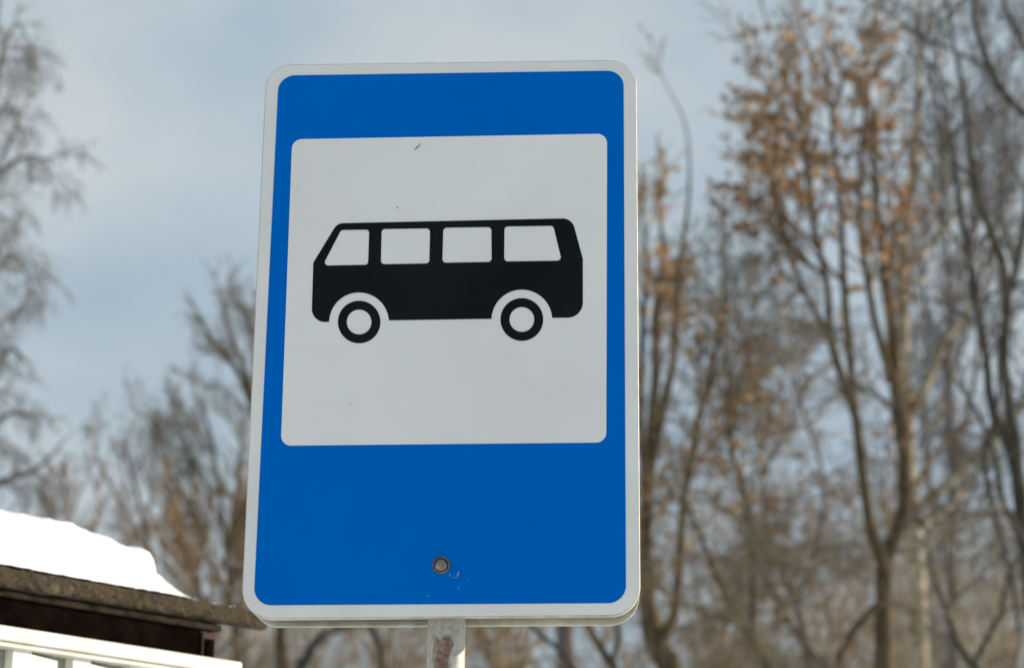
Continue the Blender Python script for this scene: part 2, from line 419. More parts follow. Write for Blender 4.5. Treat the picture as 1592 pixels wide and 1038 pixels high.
# densify
dn = []
for a_, b_ in zip(pts_s, pts_s[1:]):
    k = max(1, int(math.hypot(b_[0] - a_[0], b_[1] - a_[1]) / .012))
    for i in range(k): dn.append((a_[0] + (b_[0] - a_[0]) * i / k, a_[1] + (b_[1] - a_[1]) * i / k))
dn.append(pts_s[-1])
def nz(t, q, s): return mathutils.noise.noise(V((t * s, q * s, 3.1)))
for i, (t, h) in enumerate(dn):
    for j in range(prof_n):
        a = j / (prof_n - 1)
        # front face rises steeply from the edge, then the top runs back
        if a < .4:
            q = -.008 - .042 * (1 - math.cos(a / .4 * PI / 2)); z = h * math.sin(a / .4 * PI / 2) ** .9
        else:
            q = -.050 - 1.6 * ((a - .4) / .6) ** 1.4; z = h * (1 - .16 * ((a - .4) / .6))
        q += nz(t, z * 3, 9) * .008 * min(1, h / .05); z += (nz(t, q + 3, 70) * .0022 + nz(t, q, 38) * .003) * (a > .2) * min(1, h / .03); z += nz(t, q + 7, 7) * .007 * (a > .25) * min(1, h / .06) + nz(t, q + 3, 26) * .003 * (a > .1)* min(1, h / .06)
        if j == 0: q += .005 + nz(t, 5, 60) * .010; z = .0
        vs.append(O + L(t, q, ZR + .002 + max(z, 0)))
N = len(dn)
for i in range(N - 1):
    for j in range(prof_n - 1): fs.append((i * prof_n + j, i * prof_n + j + 1, (i + 1) * prof_n + j + 1, (i + 1) * prof_n + j))
fs.append(tuple(reversed(range(prof_n))))
for _ in range(46):
    t = tU(random.uniform(-60, 372)); rr_ = random.uniform(.0012, .0035); q = random.uniform(-.016, -.003); n0 = len(vs)
    if t < T0: continue
    for k in range(5): vs.append(O + L(t + rr_ * 1.8 * math.cos(k * 1.2566), q + rr_ * math.sin(k * 1.2566), ZR + .0005))
    vs.append(O + L(t, q, ZR + rr_ * 1.1))
    for k in range(5): fs.append((n0 + k, n0 + (k + 1) % 5, n0 + 5))
sn = link('snow', mesh_from('snow', vs, fs), M_snow, None, True)
tag(sn, 'thick white snow slab lying on the shelter roof', 'snow')

# ------------------------------------------------------------------ trees
class Tubes:
    def __init__(s): s.v = []; s.f = []
    def add(s, pts, rad, sides):
        n0 = len(s.v); k = len(pts)
        up = V((.31, .95, .05)) if abs((pts[-1] - pts[0]).normalized().z) > .7 else V((.1, .05, 1))
        for i in range(k):
            d = pts[min(i + 1, k - 1)] - pts[max(i - 1, 0)]
            a = d.cross(up); a.normalize(); b = d.cross(a); b.normalize(); r = rad[i]; p = pts[i]
            for j in range(sides):
                w = 2 * PI * j / sides; c_, s_ = math.cos(w) * r, math.sin(w) * r
                s.v.append((p.x + a.x * c_ + b.x * s_, p.y + a.y * c_ + b.y * s_, p.z + a.z * c_ + b.z * s_))
        for i in range(k - 1):
            for j in range(sides):
                j2 = (j + 1) % sides; q = n0 + i * sides
                s.f.append((q + j, q + j2, q + sides + j2, q + sides + j))
    def build(s, name, m, parent, smooth=True):
        if not s.v: return None
        o = link(name, mesh_from(name, s.v, s.f), m, None, smooth)
        o.parent = parent; o.matrix_parent_inverse = Matrix.Translation(-parent.location); return o
class Leaves:
    def __init__(s): s.v = []; s.f = []
    def add(s, p, size, rnd):
        d = V((rnd.uniform(-1, 1), rnd.uniform(-1, 1), rnd.uniform(-1.6, .2))).normalized()
        w = d.cross(V((rnd.uniform(-1, 1), rnd.uniform(-1, 1), rnd.uniform(-1, 1)))).normalized()
        nrm = d.cross(w); n0 = len(s.v); z = size
        for (a, b, c) in ((0, 0, 0), (.35, .36, .10), (.7, .27, .12), (1, 0, -.05), (.7, -.27, .12), (.35, -.36, .10), (.5, 0, -.04)):
            s.v.append(tuple(p + d * (a * z) + w * (b * z) + nrm * (c * z)))
        s.f += [(n0, n0 + 1, n0 + 6), (n0 + 1, n0 + 2, n0 + 6), (n0 + 2, n0 + 3, n0 + 6), (n0 + 3, n0 + 4, n0 + 6), (n0 + 4, n0 + 5, n0 + 6), (n0 + 5, n0, n0 + 6)]
    build = Tubes.build

def smooth_path(pts, rad, step, rnd, wob):
    """Catmull-Rom through the guide points"""
    P0 = [pts[0] * 2 - pts[1]] + pts + [pts[-1] * 2 - pts[-2]]; o, r = [], []
    for i in range(1, len(P0) - 2):
        a, b, c, d = P0[i - 1:i + 3]; k = max(2, int((c - b).length / step))
        for j in range(k):
            t = j / k
            q = .5 * ((2 * b) + (c - a) * t + (2 * a - 5 * b + 4 * c - d) * t * t + (3 * b - a - 3 * c + d) * t ** 3)
            o.append(q + V((rnd.uniform(-wob, wob), rnd.uniform(-wob, wob), 0)))
            r.append(rad[i - 1] * (1 - t) + rad[i] * t)
    o.append(pts[-1]); r.append(rad[-1]); return o, r

def spread(d, ang, rnd):
    a = d.orthogonal().normalized(); a.rotate(mathutils.Quaternion(d, rnd.uniform(0, 2 * PI)))
    q = d.copy(); q.rotate(mathutils.Quaternion(a, ang)); return q

def grow(tr, p, d, length, r, lev, rnd, S):
    """a branch with children; S = style"""
    step = S['step'][lev]; k = max(3, int(length / step)); pts = [p.copy()]; rad = [r]; dirs = [d.copy()]
    q = p.copy(); dd = d.copy(); j = S['wob'][lev]; rmin = S['rmin']
    up = S['up'][lev]
    for i in range(k):
        dd = dd + V((rnd.gauss(0, j), rnd.gauss(0, j), rnd.gauss(0, j) + up))
        dd.normalize(); q = q + dd * (length / k); pts.append(q.copy()); dirs.append(dd.copy())
        rad.append(max(rmin, r * (1 - .80 * (i + 1) / k)))
    tr['twig'].add(pts, rad, 5 if lev == 0 else (4 if lev == 1 else 3))
    kids(tr, pts, dirs, rad, length, lev, rnd, S)
def kids(tr, pts, dirs, rad, length, lev, rnd, S, t0=.12):
    if lev < S['levels'] - 1:
        nch = S['dens'][lev] * length; nch = int(nch) + (rnd.random() < nch % 1)
        for _ in range(nch):
            t = t0 + (1 - t0) * rnd.random() ** .85; f = t * (len(pts) - 1); i = min(int(f), len(pts) - 2); w = f - i
            cp = pts[i].lerp(pts[i + 1], w); cd = spread(dirs[i], rnd.uniform(*S['ang']), rnd)
            cl = length * S['ratio'] * (1.1 - .55 * t) * rnd.uniform(.6, 1.25)
            cl = min(cl, S['maxlen'][lev + 1])
            grow(tr, cp, cd, cl, max(S['rmin'], min(rad[i] * .62, cl * .011)), lev + 1, rnd, S)
    elif tr['leafz']:
        for (c, ra, prob, size) in tr['leafz']:
            e = pts[len(pts) // 2]; rr = e - c
            m = (rr.x / ra[0]) ** 2 + (rr.y / ra[1]) ** 2 + (rr.z / ra[2]) ** 2
            if m < 1:
                pr = prob * (1.15 - m)
                for q in pts[1:]:
                    if rnd.random() < pr:
                        tr['leaf'].add(q + V((rnd.uniform(-.03, .03),) * 3), size * rnd.uniform(.65, 1.25), rnd)

ST_UP = dict(levels=4, step=(.22, .16, .12, .10), wob=(.10, .13, .16, .2), up=(.05, .05, .03, .0), dens=(5.0, 6.0, 6.5, 0), ratio=.5, ang=(.45, 1.0), maxlen=(9, 1.6, .8, .42), rmin=.0038)
ST_FAN = dict(ST_UP, up=(.09, .10, .06, .03), ang=(.3, .75), dens=(5.5, 7, 7, 0))
ST_WISP = dict(ST_UP, up=(.08, .09, .08, .07), ang=(.22, .6), wob=(.07, .075, .08, .09), dens=(5.5, 7, 7, 0), rmin=.0040, maxlen=(9, 1.6, .8, .5))
ST_MESH = dict(ST_UP, up=(.05, .05, .05, .05), ang=(.3, .85), wob=(.08, .09, .10, .10), dens=(5.5, 6, 7, 0), ratio=.62, rmin=.0036, maxlen=(9, 2.2, 1.0, .55))
ST_LOOSE = dict(ST_UP, ang=(.6, 1.25), wob=(.14, .18, .22, .25), up=(.02, .02, .0, 0))
ST_WEEP = dict(ST_UP, up=(-.02, -.22, -.42, -.5), ang=(.5, 1.2), dens=(5.5, 8, 7.5, 0), maxlen=(9, 1.5, 1.0, .6), wob=(.12, .14, .10, .08))

def tree(name, label, cat, depth, limbs, seed, S, m_trunk, m_twig, leafz=(), m_leaf=None, group=None, to_ground=True, dens=1.0, spawn=1.0, leafname='leaves'):
    """limbs: list of (points, spawn_from, zoff); points = (px, py, radius_px) up the limb; the first limb starts the tree"""
    rnd = random.Random(seed)
    S = dict(S); S['dens'] = tuple(x * dens for x in S['dens'])
    tr = dict(trunk=Tubes(), twig=Tubes(), leaf=Leaves(), leafz=[(P(x, y, depth), (rx * depth / FPX, max(rx, ry) * depth / FPX, ry * depth / FPX), pr, sz) for (x, y, rx, ry, pr, sz) in leafz])
    base = None; k = depth / FPX
    for li, lm in enumerate(limbs):
        gp, frm = lm[0], lm[1]; zo = lm[2] if len(lm) > 2 else 0.0
        pts, rad = [], []
        for i, (x, y, r) in enumerate(gp):
            f = i / max(1, len(gp) - 1)
            pts.append(P(x, y, depth + zo * f)); rad.append(max(r * k, .003))
        extra = 0
        if li == 0 and to_ground:
            a = pts[0]; dirn = (pts[1] - pts[0]).normalized()
            g = V((a.x - dirn.x / max(dirn.z, .5) * a.z * .35, a.y - .2, 0)); r0 = rad[0]
            mid = a.lerp(g, .45) + V((rnd.uniform(-.1, .1), 0, 0))
            pts = [g, g.lerp(mid, .25), mid] + pts; rad = [r0 * 1.9, r0 * 1.3, r0 * 1.12] + rad; extra = 3; base = g
        o, r = smooth_path(pts, rad, .22, rnd, .006 + .10 * k * 0)
        tr['trunk'].add(o, r, 10 if rad[0] > .03 else 6)
        dirs = [(o[min(i + 1, len(o) - 1)] - o[max(i - 1, 0)]).normalized() for i in range(len(o))]
        i0 = int(len(o) * frm) if not extra else max(int(len(o) * frm), int(len(o) * .0))
        sub = o[i0:]; sd = dirs[i0:]; sr = r[i0:]
        if len(sub) > 2:
            ln = sum((sub[i + 1] - sub[i]).length for i in range(len(sub) - 1))
            n_ = S['dens'][0] * ln * .55 * spawn * (lm[3] if len(lm) > 3 else 1)
            for _ in range(int(n_)):
                f = rnd.random() ** .8 * (len(sub) - 1); i = min(int(f), len(sub) - 2)
                cp = sub[i].lerp(sub[i + 1], f - i); t = f / len(sub)
                cl = rnd.uniform(.5, 1.5) * S.get('blen', 1.0) * (1.15 - .5 * t)
                grow(tr, cp, spread(sd[i], rnd.uniform(*S['ang']), rnd), cl, min(sr[i] * .6, .006 + cl * .008), 1, rnd, S)
            if len(lm) < 4 or lm[3] > .5: grow(tr, sub[-1], sd[-1], rnd.uniform(.4, .7) * min(1, S.get('blen', 1)), sr[-1] * .9, 1, rnd, S)
    if base is None: base = V((pts[0].x, pts[0].y, 0))
    root = thing(name, label, cat, base, group)
    tr['trunk'].build('trunk', m_trunk, root)
    tr['twig'].build('crown', m_twig, root)
    if tr['leaf'].v: tr['leaf'].build(leafname, m_leaf, root, False)
    return root

G_R = 'bare trees to the right of the sign'
# T1: trunk hard against the sign's right edge
tree('tree', 'brown forked tree close to the right edge of the sign with a few dry leaves', 'tree', 17, [
    ([(1048, 1060, 21), (1030, 1020, 19), (1012, 975, 17), (1004, 900, 13), (1004, 820, 11), (1008, 740, 10.5), (1014, 660, 9), (1020, 580, 8), (1018, 500, 7), (1026, 440, 6), (1030, 380, 4), (1024, 330, 2.5)], .5, .6),
    ([(1030, 985, 11), (1048, 955, 8.5), (1058, 860, 7), (1064, 770, 6.5), (1078, 700, 6), (1088, 640, 5.5), (1106, 590, 4.5), (1116, 520, 4), (1126, 450, 2.5)], .25, -.8),
    ([(1010, 740, 8), (1030, 640, 7), (1046, 560, 6), (1052, 470, 5), (1062, 380, 4), (1070, 300, 2.4), (1070, 220, 1.5), (1054, 165, 1.1), (1034, 130, .8)], .1, -.5, .12),
    ([(1006, 800, 7), (998, 700, 6), (996, 600, 6), (1000, 500, 5), (1006, 430, 4), (1002, 370, 3), (998, 320, 2)], .2, .9),
], 1, dict(ST_FAN, ang=(.25, .7), blen=.75), M_bark_brown, M_twig_brown, [(1040, 410, 90, 210, .7, .070), (1050, 620, 100, 240, .32, .064)], M_leaf_pale, dens=1.7, group=G_R)
# T2: thin V
tree('tree', 'thin dark stem that forks in a narrow V low down beside the first trunk', 'tree', 15.5, [
    ([(1200, 1060, 8), (1178, 1010, 7), (1160, 985, 6.5), (1140, 950, 5.2), (1118, 905, 4.6), (1100, 862, 4.2), (1084, 822, 3.6), (1074, 795, 3), (1062, 760, 2)], .4, -.5),
    ([(1170, 995, 5.5), (1170, 930, 5), (1172, 860, 4.6), (1166, 810, 4.6), (1152, 745, 4.4), (1138, 700, 4), (1128, 650, 3.6), (1132, 600, 3.2), (1126, 530, 2.4), (1134, 460, 1.6)], .25, .5),
    ([(1135, 700, 3), (1142, 620, 2.8), (1160, 560, 2), (1168, 480, 1.4)], .1, .3),
], 2, ST_LOOSE, M_bark_brown, M_twig, [(1150, 640, 100, 190, .25, .055)], M_leaf, dens=2.3, group=G_R)
# T3: main dark Y tree with brown leaves
tree('tree', 'tall dark tree with a wide Y fork and a crown of rust brown leaves', 'tree', 16.5, [
    ([(1372, 1060, 16), (1372, 1000, 14), (1374, 930, 13), (1376, 875, 14), (1390, 835, 12), (1402, 800, 11.5), (1406, 740, 11), (1402, 680, 11.5), (1394, 600, 11), (1386, 520, 9), (1376, 430, 8), (1366, 340, 6.5), (1360, 250, 5), (1352, 170, 3.5), (1344, 90, 2)], .45, .5),
    ([(1376, 880, 11), (1362, 850, 9), (1350, 800, 8), (1340, 730, 8), (1330, 650, 7.5), (1316, 600, 7), (1300, 560, 6.5), (1290, 500, 6), (1284, 430, 5), (1268, 360, 4), (1256, 290, 3.5), (1246, 200, 2.5), (1240, 120, 1.5)], .35, -.6),
    ([(1330, 640, 6), (1322, 560, 6), (1314, 480, 6), (1310, 400, 5.5), (1306, 320, 4.5), (1298, 240, 4), (1290, 160, 3), (1282, 90, 2)], .15, .4),
    ([(1396, 610, 7), (1370, 540, 6), (1352, 460, 5.5), (1340, 380, 5), (1336, 300, 4), (1340, 220, 3), (1348, 140, 2)], .15, -.5),
    ([(1300, 560, 5), (1276, 500, 4.5), (1250, 450, 3.5), (1228, 390, 3), (1206, 330, 2.2), (1196, 260, 1.5)], .1, .2),
    ([(1284, 430, 4), (1246, 400, 3), (1216, 350, 2.4), (1208, 250, 2), (1214, 150, 1.4)], .1, -.3),
    ([(1372, 930, 7), (1340, 965, 6), (1318, 995, 5.5), (1305, 1030, 5)], .9, -.2),
], 3, dict(ST_FAN, ang=(.3, .85)), M_bark_brown, M_twig_brown, [(1290, 250, 180, 300, .27, .080), (1330, 430, 140, 240, .26, .078), (1190, 280, 110, 280, .36, .080), (1290, 620, 180, 240, .24, .064), (1390, 170, 100, 220, .34, .072)], M_leaf, dens=1.25, group=G_R)
# T4: birch with the sunlit edge
tree('birch_tree', 'pale birch trunk lit along its right side with cream forking limbs', 'tree', 19.5, [
    ([(1430, 1060, 14), (1429, 1000, 13.5), (1427, 920, 13), (1423, 850, 12.5), (1416, 780, 12), (1412, 700, 11.5), (1410, 640, 11), (1406, 560, 9.5), (1404, 480, 9), (1404, 420, 8), (1410, 340, 7), (1420, 260, 6), (1426, 180, 5), (1430, 100, 3.5), (1432, 30, 2.4), (1440, -60, 1.5)], .5, .3),
    ([(1414, 800, 9), (1440, 778, 8), (1470, 752, 7.5), (1500, 724, 7), (1530, 690, 6.5), (1552, 668, 5.5), (1580, 640, 4.5), (1612, 600, 4)], .5, -.5),
    ([(1432, 815, 8), (1462, 796, 7), (1490, 768, 6), (1516, 738, 5), (1540, 706, 4.2), (1556, 670, 3)], .5, .6),
    ([(1412, 650, 7.5), (1436, 610, 6.5), (1452, 572, 6), (1466, 535, 5.5), (1490, 500, 4.5), (1520, 450, 3.6), (1540, 380, 2.6)], .3, .5),
    ([(1404, 420, 6), (1428, 398, 5), (1454, 372, 4.6), (1480, 340, 4), (1500, 290, 3), (1512, 220, 2)], .3, .3),
    ([(1430, 845, 7), (1464, 820, 6), (1500, 806, 5.4), (1540, 800, 4.6), (1590, 792, 4), (1640, 776, 3)], .3, -.9),
], 4, ST_UP, M_birch, M_twig, [(1410, 130, 90, 190, .35, .06), (1440, 500, 110, 180, .12, .055)], M_leaf, dens=1.4, group=G_R)
# T5: dark tree at the right edge
tree('tree', 'dark grey tree at the right edge of the photo with crossing upper limbs', 'tree', 14.5, [
    ([(1625, 1060, 16), (1614, 980, 15), (1598, 880, 13), (1590, 800, 12), (1582, 740, 11), (1566, 680, 10), (1550, 655, 9), (1538, 600, 7), (1530, 540, 6), (1518, 470, 6), (1506, 400, 5.5), (1494, 330, 5), (1484, 260, 4), (1470, 180, 3), (1456, 90, 2)], .4, .4),
    ([(1584, 750, 9), (1578, 680, 9), (1564, 600, 8), (1560, 540, 8), (1566, 470, 7), (1556, 400, 6.5), (1536, 350, 6), (1516, 290, 5.4), (1506, 210, 4.5), (1500, 140, 3.5), (1480, 60, 2.6), (1470, -20, 2)], .25, -.5),
    ([(1566, 470, 6), (1588, 380, 5.5), (1602, 300, 5), (1640, 200, 4)], .1, -.2),
    ([(1640, 210, 8), (1592, 176, 6.5), (1560, 140, 5.5), (1536, 100, 4.5), (1520, 50, 4), (1512, 0, 3), (1500, -60, 2)], .1, -.4),
    ([(1640, 120, 6), (1600, 80, 5), (1570, 30, 4), (1550, -30, 3)], .1, .3),
    ([(1550, 655, 7), (1530, 700, 5), (1536, 760, 4.5), (1556, 830, 4), (1572, 900, 3.4), (1586, 980, 3)], .1, .4),
    ([(1600, 860, 7), (1560, 780, 5), (1544, 700, 4), (1520, 640, 3.4), (1486, 590, 2.6)], .2, -.3),
], 5, ST_LOOSE, M_bark_dark, M_twig_dark, dens=1.3, group=G_R)
# T6: low bush-like stems between
tree('tree', 'slender stems crossing in an X low down at the far right', 'young tree', 16, [
    ([(1530, 1070, 8), (1506, 1030, 6), (1490, 1000, 4.6), (1474, 960, 4), (1456, 905, 3.6), (1444, 860, 3)], .5, .4),
    ([(1512, 1036, 5), (1530, 1000, 4.5), (1556, 955, 4), (1566, 900, 3.5), (1586, 860, 3), (1610, 800, 2.5)], .2, -.4),
    ([(1470, 945, 3), (1494, 920, 2.6), (1530, 890, 2.2), (1566, 850, 1.6)], .2, .4),
], 6, ST_LOOSE, M_bark_dark, M_twig, dens=1.16, group=G_R)
tree('tree', 'thin grey tree between the first trunk and the leafy tree', 'tree', 24, [
    ([(1262, 1070, 8), (1250, 1000, 6), (1238, 940, 5), (1214, 880, 4.6), (1192, 820, 4), (1186, 740, 3.6), (1180, 660, 3.2), (1166, 580, 3), (1150, 500, 2.4), (1140, 420, 2)], .2, .6),
    ([(1236, 935, 4), (1262, 880, 3.6), (1280, 800, 3.2), (1276, 720, 3), (1250, 640, 2.6), (1232, 560, 2)], .1, -.5),
    ([(1186, 740, 3), (1210, 690, 2.6), (1240, 640, 2.2), (1250, 560, 1.6)], .1, .4),
    ([(1290, 1040, 5), (1230, 975, 4), (1190, 900, 3.4), (1160, 850, 2.4)], .1, .4),
], 7, ST_LOOSE, M_bark_grey, M_twig, [(1200, 700, 140, 260, .22, .062)], M_leaf, dens=2.3, group=G_R)
tree('tree', 'tall grey tree with upright fine twigs behind the birch', 'tree', 27, [
    ([(1480, 1070, 9), (1484, 950, 8), (1478, 850, 7), (1480, 720, 6), (1474, 600, 5), (1478, 480, 4.5), (1470, 360, 4), (1464, 240, 3), (1452, 130, 2), (1448, 40, 1.4)], .2, .6),
    ([(1480, 700, 5), (1510, 620, 4), (1526, 500, 3.6), (1544, 380, 3), (1560, 250, 2.4), (1566, 120, 1.8), (1580, 0, 1.2)], .1, -.6),
    ([(1478, 850, 5), (1446, 760, 4), (1436, 640, 3.4), (1440, 520, 2.8), (1434, 400, 2), (1446, 280, 1.4)], .1, .5),
    ([(1474, 600, 4), (1500, 520, 3.4), (1510, 400, 3), (1522, 280, 2.4), (1530, 150, 1.8), (1536, 40, 1.2)], .1, .5),
], 8, dict(ST_WISP, blen=1.25), M_bark_grey, M_twig_grey, dens=1.35, group=G_R)

G_L = 'bare trees to the left of the sign'
tree('birch_tree', 'weeping grey birch with drooping twigs at the left edge of the photo', 'tree', 21, [
    ([(-100, 1070, 20), (-94, 900, 17), (-88, 760, 15), (-76, 600, 13), (-66, 440, 11), (-54, 280, 9), (-40, 130, 6.5), (-26, 0, 4.5), (-14, -90, 3)], .3, .2),
    ([(-70, 500, 6), (-44, 380, 5), (-14, 290, 4.2), (16, 254, 3.4), (46, 242, 2.6), (68, 250, 2), (78, 280, 1.2)], .3, -.3, 1.2),
    ([(-60, 330, 6), (-36, 220, 5), (-8, 120, 4), (12, 60, 3), (28, 36, 2), (38, 50, 1.2)], .15, .4, 1.2),
    ([(-74, 620, 6), (-44, 500, 5), (-10, 430, 4), (16, 400, 3), (36, 410, 2), (46, 440, 1.2)], .2, .5, 1.3),
    ([(-84, 740, 6), (-46, 640, 5), (-12, 580, 4.4), (16, 540, 3), (40, 560, 2)], .2, -.5, 1.4),
    ([(-90, 840, 7), (-50, 780, 5.5), (0, 748, 5), (46, 734, 4), (72, 716, 2.6), (92, 694, 1.8), (104, 680, 1.2)], .15, .3, 1.3),
    ([(-90, 780, 6), (-50, 700, 5), (-10, 660, 4), (20, 640, 3), (44, 650, 2)], .2, .3, 1.4),
    ([(-60, 330, 5), (-30, 300, 4), (0, 250, 3), (24, 200, 2.2), (36, 170, 1.4)], .2, .3, 1.4),
    ([(-56, 250, 5), (-32, 160, 4), (-10, 60, 3), (2, -20, 2)], .2, .3, 1.2),
    ([(-50, 260, 4), (-30, 220, 4), (-4, 180, 3), (14, 150, 2)], .2, .3, 1.2),
    ([(-70, 560, 5), (-44, 470, 4), (-16, 420, 3), (4, 380, 2)], .2, -.3, 1.2),
    ([(-64, 420, 5), (-40, 340, 4), (-12, 310, 3), (8, 300, 2)], .2, .5, 1.2),
    ([(-80, 680, 5), (-50, 600, 4), (-20, 540, 3), (0, 500, 2)], .2, .5, 1.2),
], 21, dict(ST_WEEP, blen=.52, ratio=.66, rmin=.0034), M_bark_grey, M_twig_grey, [(20, 70, 40, 60, .10, .04)], M_leaf, dens=1.75, group=G_L)
tree('tree', 'bare tree with an upward fan of twigs just left of the sign', 'tree', 22, [
    ([(440, 1070, 10.1), (434, 960, 8.6), (430, 860, 7.8), (424, 760, 7.4), (412, 690, 7.0), (396, 640, 6.2), (376, 590, 5.1), (356, 556, 4.3), (334, 536, 3.5), (318, 510, 2.7)], .55, .4),
    ([(398, 645, 4.7), (384, 580, 4.3), (366, 540, 3.9), (352, 500, 3.1), (350, 476, 2.3)], .2, -.4),
    ([(412, 690, 4.7), (400, 600, 3.9), (392, 520, 3.1), (382, 480, 2.3)], .3, .4),
    ([(424, 760, 4.7), (430, 640, 3.9), (424, 520, 3.1), (420, 430, 2.3)], .3, .4),
    ([(420, 790, 4.7), (396, 786, 3.9), (370, 778, 3.1), (340, 764, 2.3)], .3, -.4),
], 22, dict(ST_MESH, blen=.50), M_bark_brown, M_twig_olive, dens=2.1, group=G_L)
tree('tree', 'olive bare tree of arching stems behind the roof snow', 'tree', 23, [
    ([(372, 1070, 6.7), (366, 980, 5.6), (356, 900, 4.5), (350, 830, 3.9), (344, 780, 3.4), (336, 720, 2.8), (326, 670, 2.3), (312, 630, 1.7)], .3, .4),
    ([(364, 960, 4.5), (340, 900, 3.9), (316, 850, 3.4), (296, 800, 2.8), (276, 760, 2.5), (256, 720, 2.0)], .3, -.4),
    ([(352, 880, 3.4), (360, 800, 2.8), (372, 740, 2.3), (378, 680, 1.7)], .2, .3),
    ([(316, 850, 2.8), (300, 780, 2.3), (296, 720, 2.0), (284, 670, 1.5)], .2, .3),
    ([(350, 830, 2.8), (326, 770, 2.3), (306, 720, 1.7), (270, 690, 1.3)], .2, .3),
], 23, dict(ST_MESH, blen=.68), M_bark_brown, M_twig_olive, dens=2.0, group=G_L)
tree('tree', 'lower grey tree leaning left above the snow lump', 'tree', 26, [
    ([(262, 1090, 6.7), (250, 980, 5.1), (236, 890, 4.2), (226, 830, 3.7), (214, 770, 3.1), (200, 720, 2.5), (192, 690, 1.9)], .35, .4),
    ([(232, 870, 3.4), (210, 820, 2.8), (180, 770, 2.5), (160, 730, 2.0), (146, 695, 1.7)], .15, -.4),
    ([(226, 830, 2.8), (236, 770, 2.3), (240, 710, 1.7), (232, 650, 1.1)], .15, .4),
], 24, dict(ST_MESH, blen=.6), M_bark_brown, M_twig_grey, dens=2.0, group=G_L)
tree('bush', 'reddish brown twiggy bush showing just above the roof snow', 'bush', 28, [
    ([(120, 1110, 4.5), (124, 960, 2.8), (120, 880, 2.5), (112, 830, 2.3), (104, 790, 1.7), (98, 760, 1.1)], .2, .4),
    ([(124, 930, 2.8), (140, 860, 2.3), (150, 810, 1.9), (152, 770, 1.1)], .15, .3),
    ([(124, 930, 2.8), (160, 880, 2.3), (188, 840, 1.9), (200, 800, 1.1)], .15, -.3),
    ([(120, 940, 2.3), (90, 860, 1.9), (74, 810, 1.7), (64, 770, 1.1)], .15, .3),
], 25, dict(ST_WISP, blen=.55), M_bark_red, M_bark_red, dens=2.4, group=G_L)
tree('bush', 'brown thicket of thin stems between snow and sign corner', 'bush', 20, [
    ([(330, 1110, 4.5), (326, 990, 2.8), (318, 940, 2.5), (304, 890, 2.3), (290, 850, 1.7), (280, 815, 1.1)], .2, .4),
    ([(328, 990, 2.8), (350, 940, 2.3), (362, 890, 1.9), (368, 850, 1.1)], .15, .3),
    ([(328, 1010, 2.8), (300, 960, 2.3), (270, 900, 1.9), (250, 850, 1.3)], .15, -.3),
    ([(330, 1020, 2.8), (372, 980, 2.3), (392, 920, 1.9), (400, 860, 1.1)], .15, .3),
], 26, dict(ST_WISP, blen=.75), M_bark_brown, M_twig_brown, dens=2.4, group=G_L)
# behind the sign
G_B = 'bare trees behind the sign'
tree('tree', 'tall tree behind the sign whose faint top twigs clear its upper edge', 'tree', 25, [
    ([(880, 1070, 16), (876, 960, 14), (866, 800, 12), (872, 640, 11), (868, 480, 9), (872, 380, 6), (876, 270, 3), (880, 200, 2), (884, 160, 1.5)], .2, .4),
    ([(872, 640, 6), (920, 500, 5), (945, 360, 4), (955, 260, 2.4), (940, 190, 1.6), (925, 150, 1.2)], .2, .4),
    ([(868, 560, 6), (820, 420, 5), (816, 280, 4), (830, 200, 2), (838, 160, 1.2)], .2, .4),
], 31, dict(ST_FAN, blen=.35), M_bark_grey, M_twig_grey, dens=1.6, group=G_B)
tree('tree', 'dark arching stem showing under the left half of the sign', 'tree', 13.5, [
    ([(462, 1060, 9), (472, 1030, 8), (486, 1005, 7.5), (504, 986, 7), (530, 975, 6.5), (556, 940, 6), (580, 880, 5), (590, 800, 4)], .4, .3),
    ([(520, 980, 5), (560, 960, 5), (584, 985, 5), (592, 1020, 4.5), (596, 1050, 4)], .5, .3),
    ([(560, 930, 5), (620, 820, 4), (660, 700, 3)], .2, .3),
], 32, ST_LOOSE, M_bark_dark, M_twig, dens=0.87, group=G_B)
tree('tree', 'pair of crooked dark branches below the right half of the sign', 'tree', 14, [
    ([(960, 1070, 8), (950, 1030, 7), (930, 1000, 6), (910, 960, 6), (900, 900, 5), (880, 820, 4)], .3, .3),
    ([(950, 1030, 5), (962, 990, 4.5), (955, 950, 4), (950, 880, 3)], .2, -.3),
    ([(900, 1050, 5), (870, 1010, 4), (840, 985, 4), (800, 940, 3.4), (780, 860, 3)], .2, .3),
], 33, ST_LOOSE, M_bark_dark, M_twig_brown, dens=1.30, group=G_B)
for i, (x, dpt, lb) in enumerate(((610, 22, 'brown brushwood seen under the sign just left of the pole'), (790, 21, 'tan brushwood seen under the sign just right of the pole'), (1110, 24, 'mauve brown brush low down right of the forked trunk'), (1290, 25, 'mauve brown brush low down between the leafy tree stems'), (1545, 23, 'tan brush in the bottom right corner'))):
    L_ = []
    for k in range(7):
        a = (k - 3) / 3.0; w = 92
        L_.append(([(x + a * 12, 1080, 5), (x + a * w * .4, 1010, 4), (x + a * w * .75, 945, 3), (x + a * w, 880, 2.2), (x + a * w * 1.15, 830, 1.6)], .05, .5 * a))
    tree('bush', lb, 'bush', dpt, L_, 60 + i, dict(ST_LOOSE, blen=.8), M_bark_far, M_bark_red if i in (2, 3) else M_twig_brown,
         [(x, 950, 120, 110, .10, .05)], M_leaf_pale, dens=1.15, group='brushwood under the trees')

